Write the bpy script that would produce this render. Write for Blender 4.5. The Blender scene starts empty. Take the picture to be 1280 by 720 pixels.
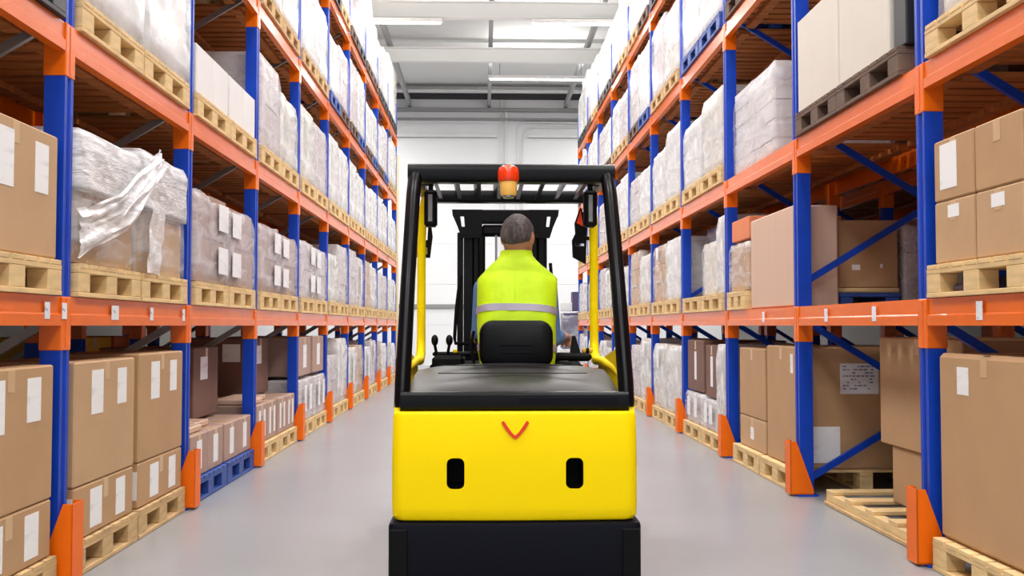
import bpy, bmesh, math, random
from mathutils import Vector, Matrix, noise

random.seed(11)
C = bpy.context.scene.collection
PI = math.pi

# ------------------------------------------------------------------ materials
def lin(c):
    return tuple(((v / 255) / 12.92 if v / 255 <= 0.04045 else ((v / 255 + 0.055) / 1.055) ** 2.4) for v in c) + (1,)

def mat(name, col, rough=0.6, metal=0.0, var=0.0, scale=6.0, bump=0.0, bscale=40.0, stretch=None, coat=0.0, spec=0.5):
    m = bpy.data.materials.new(name); m.use_nodes = True
    nt = m.node_tree; b = nt.nodes['Principled BSDF']
    c = lin(col)
    b.inputs['Base Color'].default_value = c
    b.inputs['Roughness'].default_value = rough
    b.inputs['Metallic'].default_value = metal
    b.inputs['Specular IOR Level'].default_value = spec
    if coat: b.inputs['Coat Weight'].default_value = coat; b.inputs['Coat Roughness'].default_value = 0.15
    if var or bump:
        tc = nt.nodes.new('ShaderNodeTexCoord'); mp = nt.nodes.new('ShaderNodeMapping')
        nt.links.new(tc.outputs['Object'], mp.inputs['Vector'])
        if stretch: mp.inputs['Scale'].default_value = stretch
    if var:
        n = nt.nodes.new('ShaderNodeTexNoise'); n.inputs['Scale'].default_value = scale; n.inputs['Detail'].default_value = 4
        nt.links.new(mp.outputs['Vector'], n.inputs['Vector'])
        r = nt.nodes.new('ShaderNodeValToRGB')
        r.color_ramp.elements[0].position = 0.3; r.color_ramp.elements[1].position = 0.7
        r.color_ramp.elements[0].color = tuple(max(0, v * (1 - var)) for v in c[:3]) + (1,)
        r.color_ramp.elements[1].color = tuple(min(1, v * (1 + var)) for v in c[:3]) + (1,)
        nt.links.new(n.outputs['Fac'], r.inputs['Fac']); nt.links.new(r.outputs['Color'], b.inputs['Base Color'])
    if bump:
        n2 = nt.nodes.new('ShaderNodeTexNoise'); n2.inputs['Scale'].default_value = bscale; n2.inputs['Detail'].default_value = 3
        nt.links.new(mp.outputs['Vector'], n2.inputs['Vector'])
        bp = nt.nodes.new('ShaderNodeBump'); bp.inputs['Strength'].default_value = bump; bp.inputs['Distance'].default_value = 0.02
        nt.links.new(n2.outputs['Fac'], bp.inputs['Height']); nt.links.new(bp.outputs['Normal'], b.inputs['Normal'])
    return m

def film_mat(name, col, lo, hi, rough=0.25, bump=0.5, sc=9.0):
    """stretch film: partly see-through, whiter where it is folded"""
    m = bpy.data.materials.new(name); m.use_nodes = True
    nt = m.node_tree; b = nt.nodes['Principled BSDF']; out = nt.nodes['Material Output']
    b.inputs['Base Color'].default_value = lin(col); b.inputs['Roughness'].default_value = rough
    tc = nt.nodes.new('ShaderNodeTexCoord'); mp = nt.nodes.new('ShaderNodeMapping')
    mp.inputs['Scale'].default_value = (1, 1, 2.2); mp.inputs['Rotation'].default_value = (0.3, 0.2, 0.1)
    nt.links.new(tc.outputs['Object'], mp.inputs['Vector'])
    n = nt.nodes.new('ShaderNodeTexNoise'); n.inputs['Scale'].default_value = sc * 0.45; n.inputs['Detail'].default_value = 5; n.inputs['Distortion'].default_value = 1.2
    nt.links.new(mp.outputs['Vector'], n.inputs['Vector'])
    mr = nt.nodes.new('ShaderNodeMapRange'); mr.inputs['From Min'].default_value = 0.35; mr.inputs['From Max'].default_value = 0.65
    mr.inputs['To Min'].default_value = lo; mr.inputs['To Max'].default_value = hi
    nt.links.new(n.outputs['Fac'], mr.inputs['Value'])
    n2 = nt.nodes.new('ShaderNodeTexNoise'); n2.inputs['Scale'].default_value = sc * 2; n2.inputs['Detail'].default_value = 4; n2.inputs['Distortion'].default_value = 0.8
    nt.links.new(mp.outputs['Vector'], n2.inputs['Vector'])
    bp = nt.nodes.new('ShaderNodeBump'); bp.inputs['Strength'].default_value = bump; bp.inputs['Distance'].default_value = 0.02
    nt.links.new(n2.outputs['Fac'], bp.inputs['Height']); nt.links.new(bp.outputs['Normal'], b.inputs['Normal'])
    t = nt.nodes.new('ShaderNodeBsdfTransparent'); mx = nt.nodes.new('ShaderNodeMixShader')
    nt.links.new(mr.outputs['Result'], mx.inputs['Fac'])
    nt.links.new(t.outputs[0], mx.inputs[1]); nt.links.new(b.outputs[0], mx.inputs[2]); nt.links.new(mx.outputs[0], out.inputs['Surface'])
    return m

def paper_mat(name, col=(244, 245, 247), ink=(190, 192, 198), sc=(3.0, 3.0, 14.0)):
    m = bpy.data.materials.new(name); m.use_nodes = True
    nt = m.node_tree; b = nt.nodes['Principled BSDF']; b.inputs['Roughness'].default_value = 0.55
    tc = nt.nodes.new('ShaderNodeTexCoord'); mp = nt.nodes.new('ShaderNodeMapping'); mp.inputs['Scale'].default_value = sc
    nt.links.new(tc.outputs['Object'], mp.inputs['Vector'])
    n = nt.nodes.new('ShaderNodeTexNoise'); n.inputs['Scale'].default_value = 1.6; n.inputs['Detail'].default_value = 3
    nt.links.new(mp.outputs['Vector'], n.inputs['Vector'])
    r = nt.nodes.new('ShaderNodeValToRGB'); r.color_ramp.elements[0].position = 0.56; r.color_ramp.elements[1].position = 0.72
    r.color_ramp.elements[0].color = lin(col); r.color_ramp.elements[1].color = lin(tuple(int(0.65 * a + 0.35 * q) for a, q in zip(col, ink)))
    nt.links.new(n.outputs['Fac'], r.inputs['Fac']); nt.links.new(r.outputs['Color'], b.inputs['Base Color'])
    return m

def emis(name, col, strength):
    m = bpy.data.materials.new(name); m.use_nodes = True
    b = m.node_tree.nodes['Principled BSDF']
    b.inputs['Base Color'].default_value = lin(col); b.inputs['Emission Color'].default_value = lin(col); b.inputs['Emission Strength'].default_value = strength
    return m

M = {}
M['orange'] = mat('orange_paint', (244, 112, 8), 0.24, var=0.05, scale=4, spec=0.6)
M['orange_guard'] = mat('orange_guard_paint', (246, 112, 6), 0.42, var=0.05, scale=5, spec=0.3)
M['blue'] = mat('blue_paint', (4, 64, 186), 0.4, var=0.1, scale=9, spec=0.35)
M['galv'] = mat('galvanised_steel', (150, 146, 142), 0.4, 0.7, var=0.15)
M['deck'] = mat('deck_wood', (178, 104, 42), 0.75, var=0.35, scale=3, stretch=(1, 9, 9), bump=0.2)
M['wood'] = mat('pallet_wood', (228, 196, 142), 0.75, var=0.14, scale=3, stretch=(2, 2, 10), bump=0.15)
M['wood_b'] = mat('pallet_wood_worn', (206, 172, 124), 0.8, var=0.2, scale=3, stretch=(2, 2, 10), bump=0.2)
M['wood_dark'] = mat('dark_pallet_wood', (110, 88, 74), 0.8, var=0.25, scale=4, bump=0.2)
M['plastic_blue'] = mat('blue_pallet_plastic', (44, 78, 158), 0.5, var=0.1)
M['plastic_black'] = mat('black_pallet_plastic', (40, 42, 46), 0.5)
M['card'] = mat('cardboard', (188, 150, 110), 0.8, var=0.05, scale=3, bump=0.04)
M['card_b'] = mat('cardboard_light', (196, 160, 122), 0.8, var=0.05, scale=3, bump=0.04)
M['card_m'] = mat('cardboard_mauve', (178, 148, 134), 0.75, var=0.06, scale=3)
M['card_dk'] = mat('cardboard_dark', (124, 92, 80), 0.8, var=0.07, scale=3)
M['card_pink'] = mat('cardboard_rosy', (216, 184, 162), 0.75, var=0.03, scale=3, stretch=(8, 8, 0.2))
M['card_cream'] = mat('cardboard_cream', (222, 216, 204), 0.75, var=0.02, scale=3)
M['card_white'] = mat('cardboard_white', (232, 231, 230), 0.7, var=0.02, scale=3)
M['card_grey'] = mat('cardboard_grey', (214, 206, 204), 0.7, var=0.05, scale=3)
M['card_purple'] = mat('carton_purple', (88, 78, 112), 0.6, var=0.1)
M['card_yel'] = mat('carton_yellow', (226, 180, 60), 0.7, var=0.05)
M['tape'] = mat('packing_tape', (206, 172, 128), 0.3)
M['card_or'] = mat('cardboard_orange', (232, 140, 96), 0.75, var=0.03)
M['tape_w'] = mat('clear_tape', (226, 214, 200), 0.25)
M['paper'] = paper_mat('label_paper')
M['sheet'] = paper_mat('printed_sheet', (232, 234, 242), (170, 174, 190))
M['ink'] = mat('print_ink', (140, 142, 164), 0.6)
M['film'] = film_mat('stretch_film_clear', (246, 246, 250), 0.12, 0.5, bump=0.25, sc=5)
M['film_loose'] = film_mat('stretch_film_loose', (250, 250, 253), 0.45, 0.96, bump=0.45, sc=9)
M['film_w'] = film_mat('stretch_film_white', (246, 246, 247), 0.35, 0.85, bump=0.13, sc=4)
M['film_grey'] = film_mat('stretch_film_grey', (232, 228, 234), 0.25, 0.6, bump=0.2, sc=5)
M['sticker'] = paper_mat('barcode_sticker', (240, 242, 248), (0, 0, 60), (30, 30, 34))
M['yellow'] = mat('yellow_paint', (255, 222, 0), 0.5, spec=0.12)
M['black'] = mat('black_paint', (5, 6, 11), 0.28, spec=0.2)
M['black_matte'] = mat('black_matte', (8, 8, 10), 0.6, spec=0.15)
M['hood'] = mat('black_hood_plastic', (40, 37, 38), 0.4, var=0.1, spec=0.3, bump=0.05, bscale=200)
M['vinyl'] = mat('black_vinyl', (5, 5, 9), 0.4, spec=0.15)
M['bumper'] = mat('charcoal_bumper', (13, 14, 24), 0.5, spec=0.1)
M['rubber'] = mat('tyre_rubber', (20, 20, 20), 0.85)
M['red'] = mat('red_mark', (228, 50, 14), 0.4)
M['beacon'] = mat('beacon_lens_red', (244, 62, 10), 0.15)
M['beacon_y'] = mat('beacon_lens_amber', (255, 196, 96), 0.15)
M['chrome'] = mat('steel', (170, 172, 176), 0.25, 1.0)
M['mirror'] = mat('mirror_glass', (210, 214, 220), 0.05, 1.0)
M['skin'] = mat('skin', (204, 142, 112), 0.5, var=0.08, scale=20)
M['hair'] = mat('hair', (96, 86, 84), 0.7, var=0.45, scale=60, stretch=(1, 1, 0.3), bump=0.8, bscale=120)
M['vest'] = mat('vest_neon', (216, 255, 0), 0.6, var=0.04, scale=8, bump=0.25, bscale=14)
M['reflect'] = mat('reflective_tape', (176, 168, 186), 0.35, bump=0.05)
M['shirt'] = mat('blue_shirt', (96, 138, 200), 0.8, bump=0.2, bscale=30)
M['trousers'] = mat('navy_trousers', (36, 40, 58), 0.8)
M['wall'] = mat('white_wall_panels', (246, 246, 247), 0.7, var=0.015, scale=0.5)
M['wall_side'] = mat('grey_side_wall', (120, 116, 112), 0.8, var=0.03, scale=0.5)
M['ceil'] = mat('roof_sheet', (222, 221, 218), 0.8, var=0.02, scale=0.6)
M['beamw'] = mat('white_steel', (232, 232, 230), 0.5)
M['steel_grey'] = mat('grey_steel', (150, 150, 150), 0.5)
M['dark'] = mat('dark_gap', (52, 52, 54), 0.8)
M['cream'] = mat('cream_column', (236, 218, 176), 0.5)
M['lamp'] = emis('lamp_tube', (255, 253, 248), 9.0)

def floor_mat():
    m = mat('concrete_floor', (150, 152, 156), 0.30, var=0.06, scale=0.9, bump=0.03, bscale=6)
    return m
M['floor'] = floor_mat()

# ------------------------------------------------------------------ mesh builder
class MB:
    def __init__(s): s.v = []; s.f = []
    def add(s, vs, fs):
        b = len(s.v); s.v += [tuple(v) for v in vs]; s.f += [tuple(i + b for i in f) for f in fs]; return s
    def box(s, a, b, ch=0.0):
        x0, x1 = sorted((a[0], b[0])); y0, y1 = sorted((a[1], b[1])); z0, z1 = sorted((a[2], b[2]))
        lo = (x0, y0, z0); hi = (x1, y1, z1)
        ch = min(ch, 0.45 * min(h - l for l, h in zip(lo, hi)))
        if ch <= 0:
            vs = [(x, y, z) for x in (x0, x1) for y in (y0, y1) for z in (z0, z1)]
            return s.add(vs, [(0, 1, 3, 2), (4, 6, 7, 5), (0, 4, 5, 1), (2, 3, 7, 6), (0, 2, 6, 4), (1, 5, 7, 3)])
        vs = []; idx = {}
        for c in range(8):
            sg = [(c >> i) & 1 for i in range(3)]
            for ax in range(3):   # vertex lying on the face normal to ax
                p = []
                for i in range(3):
                    e = hi[i] if sg[i] else lo[i]
                    if i != ax: e += -ch if sg[i] else ch
                    p.append(e)
                idx[c, ax] = len(vs); vs.append(p)
        fs = []
        for ax in range(3):
            u, w = (ax + 1) % 3, (ax + 2) % 3
            for sd in (0, 1):
                q = []
                for (a_, b_) in ((0, 0), (1, 0), (1, 1), (0, 1)):
                    c = (sd << ax) | (a_ << u) | (b_ << w); q.append(idx[c, ax])
                fs.append(q if sd else q[::-1])
        for ax in range(3):       # edges along ax
            u, w = (ax + 1) % 3, (ax + 2) % 3
            for a_ in (0, 1):
                for b_ in (0, 1):
                    c0 = (a_ << u) | (b_ << w); c1 = c0 | (1 << ax)
                    fs.append((idx[c0, u], idx[c1, u], idx[c1, w], idx[c0, w]))
        for c in range(8): fs.append((idx[c, 0], idx[c, 1], idx[c, 2]))
        return s.add(vs, fs)
    def prism(s, pts, ax, a, b):
        """closed profile extruded along axis ax; pts are the other two coordinates in axis order"""
        def mk(p, t):
            q = list(p); q.insert(ax, t); return q
        n = len(pts)
        vs = [mk(p, a) for p in pts] + [mk(p, b) for p in pts]
        fs = [(i, (i + 1) % n, n + (i + 1) % n, n + i) for i in range(n)] + [tuple(range(n))[::-1], tuple(range(n, 2 * n))]
        return s.add(vs, fs)
    def loft(s, rings, cap=True):
        n = len(rings[0]); vs = [p for r in rings for p in r]; fs = []
        for k in range(len(rings) - 1):
            for i in range(n):
                fs.append((k * n + i, k * n + (i + 1) % n, (k + 1) * n + (i + 1) % n, (k + 1) * n + i))
        if cap: fs += [tuple(range(n))[::-1], tuple(range((len(rings) - 1) * n, len(rings) * n))]
        return s.add(vs, fs)
    def tube(s, pts, r, n=10, cap=True):
        pts = [Vector(p) for p in pts]; rings = []
        rs = r if isinstance(r, (list, tuple)) else [r] * len(pts)
        prev = None
        for i, p in enumerate(pts):
            t = (pts[min(i + 1, len(pts) - 1)] - pts[max(i - 1, 0)]).normalized()
            if prev is None:
                up = Vector((0, 0, 1)) if abs(t.z) < 0.9 else Vector((1, 0, 0))
                u = t.cross(up).normalized()
            else:
                u = (prev - t * prev.dot(t)).normalized()
            prev = u; w = t.cross(u)
            rings.append([p + (u * math.cos(2 * PI * k / n) + w * math.sin(2 * PI * k / n)) * rs[i] for k in range(n)])
        return s.loft(rings, cap)
    def bar(s, p, q, w, h):
        """flat bar of width w (sideways) and thickness h between two points"""
        p, q = Vector(p), Vector(q); t = (q - p).normalized()
        up = Vector((0, 1, 0)) if abs(t.y) < 0.9 else Vector((0, 0, 1))
        u = t.cross(up).normalized(); v = t.cross(u)
        r = lambda c: [c + u * a * w / 2 + v * b * h / 2 for a, b in ((-1, -1), (1, -1), (1, 1), (-1, 1))]
        return s.loft([r(p), r(q)])
    def ball(s, c, r, n=16, m=10, mtx=None):
        c = Vector(c); r = (r, r, r) if not isinstance(r, (tuple, list)) else r
        vs = []; fs = []
        for j in range(1, m):
            for i in range(n):
                a = 2 * PI * i / n; e = PI * j / m
                vs.append(Vector((r[0] * math.sin(e) * math.cos(a), r[1] * math.sin(e) * math.sin(a), r[2] * math.cos(e))))
        vs += [Vector((0, 0, r[2])), Vector((0, 0, -r[2]))]
        if mtx: vs = [mtx @ v for v in vs]
        T, B = len(vs) - 2, len(vs) - 1
        for j in range(m - 2):
            for i in range(n): fs.append((j * n + i, (j + 1) * n + i, (j + 1) * n + (i + 1) % n, j * n + (i + 1) % n))
        for i in range(n):
            fs.append((T, i, (i + 1) % n)); fs.append((B, (m - 2) * n + (i + 1) % n, (m - 2) * n + i))
        return s.add([c + v for v in vs], fs)
    def capsule(s, p, q, r0, r1, n=12):
        p, q = Vector(p), Vector(q); t = (q - p).normalized(); pts = []; rs = []
        for a in (80, 55, 25): pts.append(p - t * r0 * math.sin(math.radians(a))); rs.append(r0 * math.cos(math.radians(a)))
        pts += [p, q]; rs += [r0, r1]
        for a in (25, 55, 80): pts.append(q + t * r1 * math.sin(math.radians(a))); rs.append(r1 * math.cos(math.radians(a)))
        return s.tube(pts, rs, n)
    def mesh(s, name, m, smooth=35):
        me = bpy.data.meshes.new(name); bm = bmesh.new()
        vv = [bm.verts.new(v) for v in s.v]
        for f in s.f:
            try: bm.faces.new([vv[i] for i in f])
            except ValueError: pass
        bmesh.ops.recalc_face_normals(bm, faces=bm.faces)
        bm.to_mesh(me); bm.free()
        me.materials.append(m)
        if smooth:
            me.polygons.foreach_set('use_smooth', [True] * len(me.polygons)); me.set_sharp_from_angle(angle=math.radians(smooth))
        return me
    def build(s, name, m, parent=None, smooth=35):
        return link(name, s.mesh(name, m, smooth), parent)

def link(name, me, parent=None, loc=None, scale=None, rot=None):
    o = bpy.data.objects.new(name, me); C.objects.link(o)
    if parent: o.parent = parent
    if loc: o.location = loc
    if scale: o.scale = scale
    if rot: o.rotation_euler = rot
    return o

def tag(o, label=None, cat=None, group=None, kind=None):
    if label: o['label'] = label
    if cat: o['category'] = cat
    if group: o['group'] = group
    if kind: o['kind'] = kind
    return o

def empty(name, loc, label=None, cat=None, group=None):
    o = bpy.data.objects.new(name, None); C.objects.link(o); o.location = loc; o.empty_display_size = 0.1
    return tag(o, label, cat, group)

def bake(o, mods):
    """apply modifiers to o and keep the result as its mesh"""
    for t, kw in mods:
        md = o.modifiers.new(t, t)
        for k, v in kw.items(): setattr(md, k, v)
    dg = bpy.context.evaluated_depsgraph_get(); dg.update()
    me = bpy.data.meshes.new_from_object(o.evaluated_get(dg)); o.modifiers.clear()
    ms = [m for m in o.data.materials]; o.data = me
    if not me.materials:
        for m in ms: me.materials.append(m)
    me.polygons.foreach_set('use_smooth', [True] * len(me.polygons))
    return o

# shared unit meshes -------------------------------------------------------
ORD = ['first', 'second', 'third', 'fourth', 'fifth', 'sixth', 'seventh', 'eighth', 'ninth', 'tenth']
UNIT = {}
def unit_box(m, ch=0.012):
    """unit cube, base centre at the origin"""
    k = ('box', m.name, ch)
    if k not in UNIT: UNIT[k] = MB().box((-.5, -.5, 0), (.5, .5, 1), ch).mesh('unit_carton', m)
    return UNIT[k]
def film_mesh(m, var):
    k = ('film', m.name, var)
    if k in UNIT: return UNIT[k]
    bm = bmesh.new(); bmesh.ops.create_cube(bm, size=1.0)
    bmesh.ops.subdivide_edges(bm, edges=bm.edges, cuts=9, use_grid_fill=True)
    off = Vector((var * 7.3, var * 3.1, var))
    for v in bm.verts:
        p = v.co.copy(); p.z += .5
        top = max(0, (p.z - .82) / .18)
        rr = max(abs(p.x), abs(p.y)) * 2
        d = noise.noise(p * 3.2 + off) * .014 + noise.noise(p * 9 + off) * .004
        f = 1 - .045 * top * (rr > .9) + d
        v.co = Vector((p.x * f, p.y * f, p.z * (1 + (noise.noise(p * 3 + off) * .03 - .03 * rr * top) * (p.z > .5))))
    bmesh.ops.recalc_face_normals(bm, faces=bm.faces)
    me = bpy.data.meshes.new('stretch_film'); bm.to_mesh(me); bm.free(); me.materials.append(m)
    me.polygons.foreach_set('use_smooth', [True] * len(me.polygons))
    UNIT[k] = me
    return me

# ------------------------------------------------------------------ camera, world
cam_d = bpy.data.cameras.new('camera'); cam_d.lens = 35.02; cam_d.sensor_width = 36; cam_d.clip_end = 200
cam = bpy.data.objects.new('camera', cam_d); C.objects.link(cam)
cam.location = (0, 0, 1.2); cam.rotation_euler = (math.radians(90 + 2.16), 0, math.radians(-1.61))
bpy.context.scene.camera = cam
w = bpy.data.worlds.new('world'); bpy.context.scene.world = w; w.use_nodes = True
w.node_tree.nodes['Background'].inputs[0].default_value = (0.96, 0.98, 1.0, 1); w.node_tree.nodes['Background'].inputs[1].default_value = 1.0
vs = bpy.context.scene.view_settings; vs.view_transform = 'Standard'; vs.look = 'None'; vs.gamma = 1; vs.use_curve_mapping = False; vs.exposure = 0.0

# ------------------------------------------------------------------ room shell
YB, YF, XL, XR, ZC = 30.0, -9.0, -7.2, 7.6, 8.45
tag(MB().box((XL, YF, -.2), (XR, YB, 0)).build('floor', M['floor']), kind='structure')
tag(MB().box((XL, YF, ZC), (XR, YB, ZC + .15)).build('ceiling', M['ceil']), kind='structure')
wb = MB()
for k in range(7):  # horizontal sandwich panels with narrow joints
    wb.box((XL, YB, k * 1.22), (XR, YB + .2, k * 1.22 + 1.214), .006)
wb.box((XL, YB + .02, 0), (XR, YB + .2, ZC))
tag(wb.build('wall_back', M['wall']), kind='structure')
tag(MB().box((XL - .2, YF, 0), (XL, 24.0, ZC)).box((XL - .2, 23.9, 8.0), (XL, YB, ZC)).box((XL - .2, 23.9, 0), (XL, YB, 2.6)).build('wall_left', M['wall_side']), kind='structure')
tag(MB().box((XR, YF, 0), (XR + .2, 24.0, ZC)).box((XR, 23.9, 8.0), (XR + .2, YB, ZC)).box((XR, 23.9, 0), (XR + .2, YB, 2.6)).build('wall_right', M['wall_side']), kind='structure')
for i, x in enumerate((XL - .1, XR + .1)):   # tall glazing bars in unseen side openings, added to light the back wall
    b = MB()
    for yy in (24.05, 26.0, 27.95, 29.9): b.box((x - .04, yy - .05, 2.6), (x + .04, yy + .05, 8.0))
    for zz in (2.66, 5.3, 7.94): b.box((x - .035, 24.0, zz - .05), (x + .035, 29.95, zz + .05))
    tag(b.build('added_window_%d' % (i + 1), M['beamw']), kind='structure')
# roof girders across the hall, purlins and long members
n_tr = 1
def trim(mb, m):
    global n_tr
    o = tag(mb.build('trim_%d' % n_tr, m), kind='structure'); n_tr += 1; return o
GY = [20.0 + 3.35 * k for k in range(-8, 2)]
for y in GY:
    b = MB(); zb, h, fw = 7.42, .34, .16
    b.prism([(y - fw / 2, zb), (y + fw / 2, zb), (y + fw / 2, zb + .025), (y + .012, zb + .03), (y + .012, zb + h - .03), (y + fw / 2, zb + h - .025), (y + fw / 2, zb + h),
             (y - fw / 2, zb + h), (y - fw / 2, zb + h - .025), (y - .012, zb + h - .03), (y - .012, zb + .03), (y - fw / 2, zb + .025)], 0, XL, XR)
    trim(b, M['beamw'])
    b = MB(); b.box((XL, y + 1.55, 8.12), (XR, y + 1.75, 8.34), .01); trim(b, M['beamw'])
for x in (-6.0, -2.25, .15, 2.47, 6.2):
    b = MB(); b.box((x - .05, YF, 7.80), (x + .05, YB, 7.98), .01); trim(b, M['steel_grey'])
b = MB(); b.box((XL, YB - .28, 8.05), (XR, YB - .001, 8.19)); trim(b, M['dark'])
b = MB(); b.box((XL, YB - .42, 8.17), (XR, YB - .30, 8.26), .01); trim(b, M['beamw'])
b = MB(); b.box((XL, YB - .20, 7.66), (XR, YB - .001, 7.76), .02).box((XL, YB - .14, 7.40), (XR, YB - .001, 7.46), .01); trim(b, M['steel_grey'])
b = MB(); b.box((-4.2, YB - .06, 1.72), (.1, YB - .001, 1.84), .01); trim(b, M['steel_grey'])
# building column at the end of the left rack
b = MB(); b.box((-2.07, 22.45, 0), (-1.93, 22.6, 5.05), .01); trim(b, M['cream'])

# conduits and cable tray on the back wall
yw = YB - .05
for i, (x, zt) in enumerate(((.50, 7.6), (.66, 7.6), (1.00, 7.35), (1.18, 7.2))):
    pts = [(x, yw, .002), (x, yw, zt - .25)]
    if i >= 2: pts += [(x + .04, yw, zt - .12), (x + .14, yw, zt - .03), (x + .3, yw, zt), (3.6, yw, zt)]
    else: pts += [(x, yw, 8.0)]
    o = MB().tube(pts, .028 if i != 1 else .045, 10).build('conduit_pipe', M['beamw'])
    tag(o, ['thin white conduit, first of four rising up the white back wall', 'thick white pipe, second of four rising up the white back wall',
            'white conduit bending off towards the ceiling, third of four on back wall', 'white conduit bending off lower down, fourth of four on back wall'][i], 'pipe', 'conduits on the back wall')
for i, (xa, xb) in enumerate(((-4.0, .38), (1.3, 4.6))):
    b = MB(); b.box((xa, YB - .12, 6.88), (xb, YB - .005, 6.92), .004)
    t = b.build('cable_tray', M['steel_grey'])
    MB().box((xa, YB - .135, 6.88), (xb, YB - .121, 6.97)).build('tray_lip', M['beamw'], t)
    tag(t, ['grey cable tray along back wall left of the rising conduits', 'grey cable tray along back wall right of the rising conduits'][i], 'cable tray')

# luminaires: housings with glowing tubes under the girders, an area lamp in each diffuser
hm = MB().prism([(-.09, .0), (-.05, -.07), (.05, -.07), (.09, .0)], 0, -.9, .9).mesh('lamp_housing', M['beamw'])
tm = MB().box((-.87, -.035, -.10), (.87, .035, -.071), .01).mesh('lamp_diffuser', M['lamp'])
for y in GY:
    for x in (-1.75, 1.85):
        yy = y - .02
        if abs(y - 23.35) < .01:
            if x < 0: continue
            yy = y + 1.2; x = 1.40
        z = 7.40
        o = link('ceiling_light', hm, None, (x, yy, z))
        if yy != y - .02:
            for dx in (-.7, .7): MB().tube([(dx, 0, .0), (dx, 0, .72)], .008, 6).build('hanger', M['steel_grey'], o)
        k = GY.index(y)
        tag(o, 'white strip light under the roof, %s of the aisle, %s girder from the back wall' % ('left' if x < 0 else 'right', ORD[len(GY) - 1 - k]), 'ceiling light', 'strip lights under the roof')
        link('diffuser', tm, o)
        if yy != y - .02: o.scale.x = 1.45
        ld = bpy.data.lights.new('strip_lamp', 'AREA'); ld.shape = 'RECTANGLE'; ld.size = 1.7; ld.size_y = .12; ld.energy = 118; ld.color = (1, .985, .96)
        lo = bpy.data.objects.new('strip_lamp', ld); C.objects.link(lo); lo.location = (0, 0, -.103); lo.parent = o
        lu = bpy.data.lights.new('added_uplight', 'AREA'); lu.shape = 'RECTANGLE'; lu.size = 1.7; lu.size_y = .12; lu.energy = 42; lu.color = (1, .985, .96)  # upward lamp added to each fixture to brighten the ceiling
        lo = bpy.data.objects.new('added_uplight', lu); C.objects.link(lo); lo.location = (0, .16, .03); lo.rotation_euler = (PI - .25, 0, 0); lo.parent = o

for x in (-4.7, 5.3):  # extra fixtures hidden behind the racks, added to brighten the back wall
    for i, yy in enumerate((24.6, 27.6)):
        o = link('ceiling_light', hm, None, (x, yy, 7.40))
        for dx in (-.7, .7): MB().tube([(dx, 0, .0), (dx, 0, .72)], .008, 6).build('hanger', M['steel_grey'], o)
        link('diffuser', tm, o)
        tag(o, 'white strip light beyond the end of the %s rack, %s from the back wall' % ('left' if x < 0 else 'right', ('second', 'first')[i]), 'ceiling light', 'strip lights under the roof')
        ld = bpy.data.lights.new('strip_lamp', 'AREA'); ld.shape = 'RECTANGLE'; ld.size = 1.7; ld.size_y = .12; ld.energy = 185; ld.color = (1, .985, .96)
        lo = bpy.data.objects.new('strip_lamp', ld); C.objects.link(lo); lo.location = (0, 0, -.103); lo.parent = o

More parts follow.
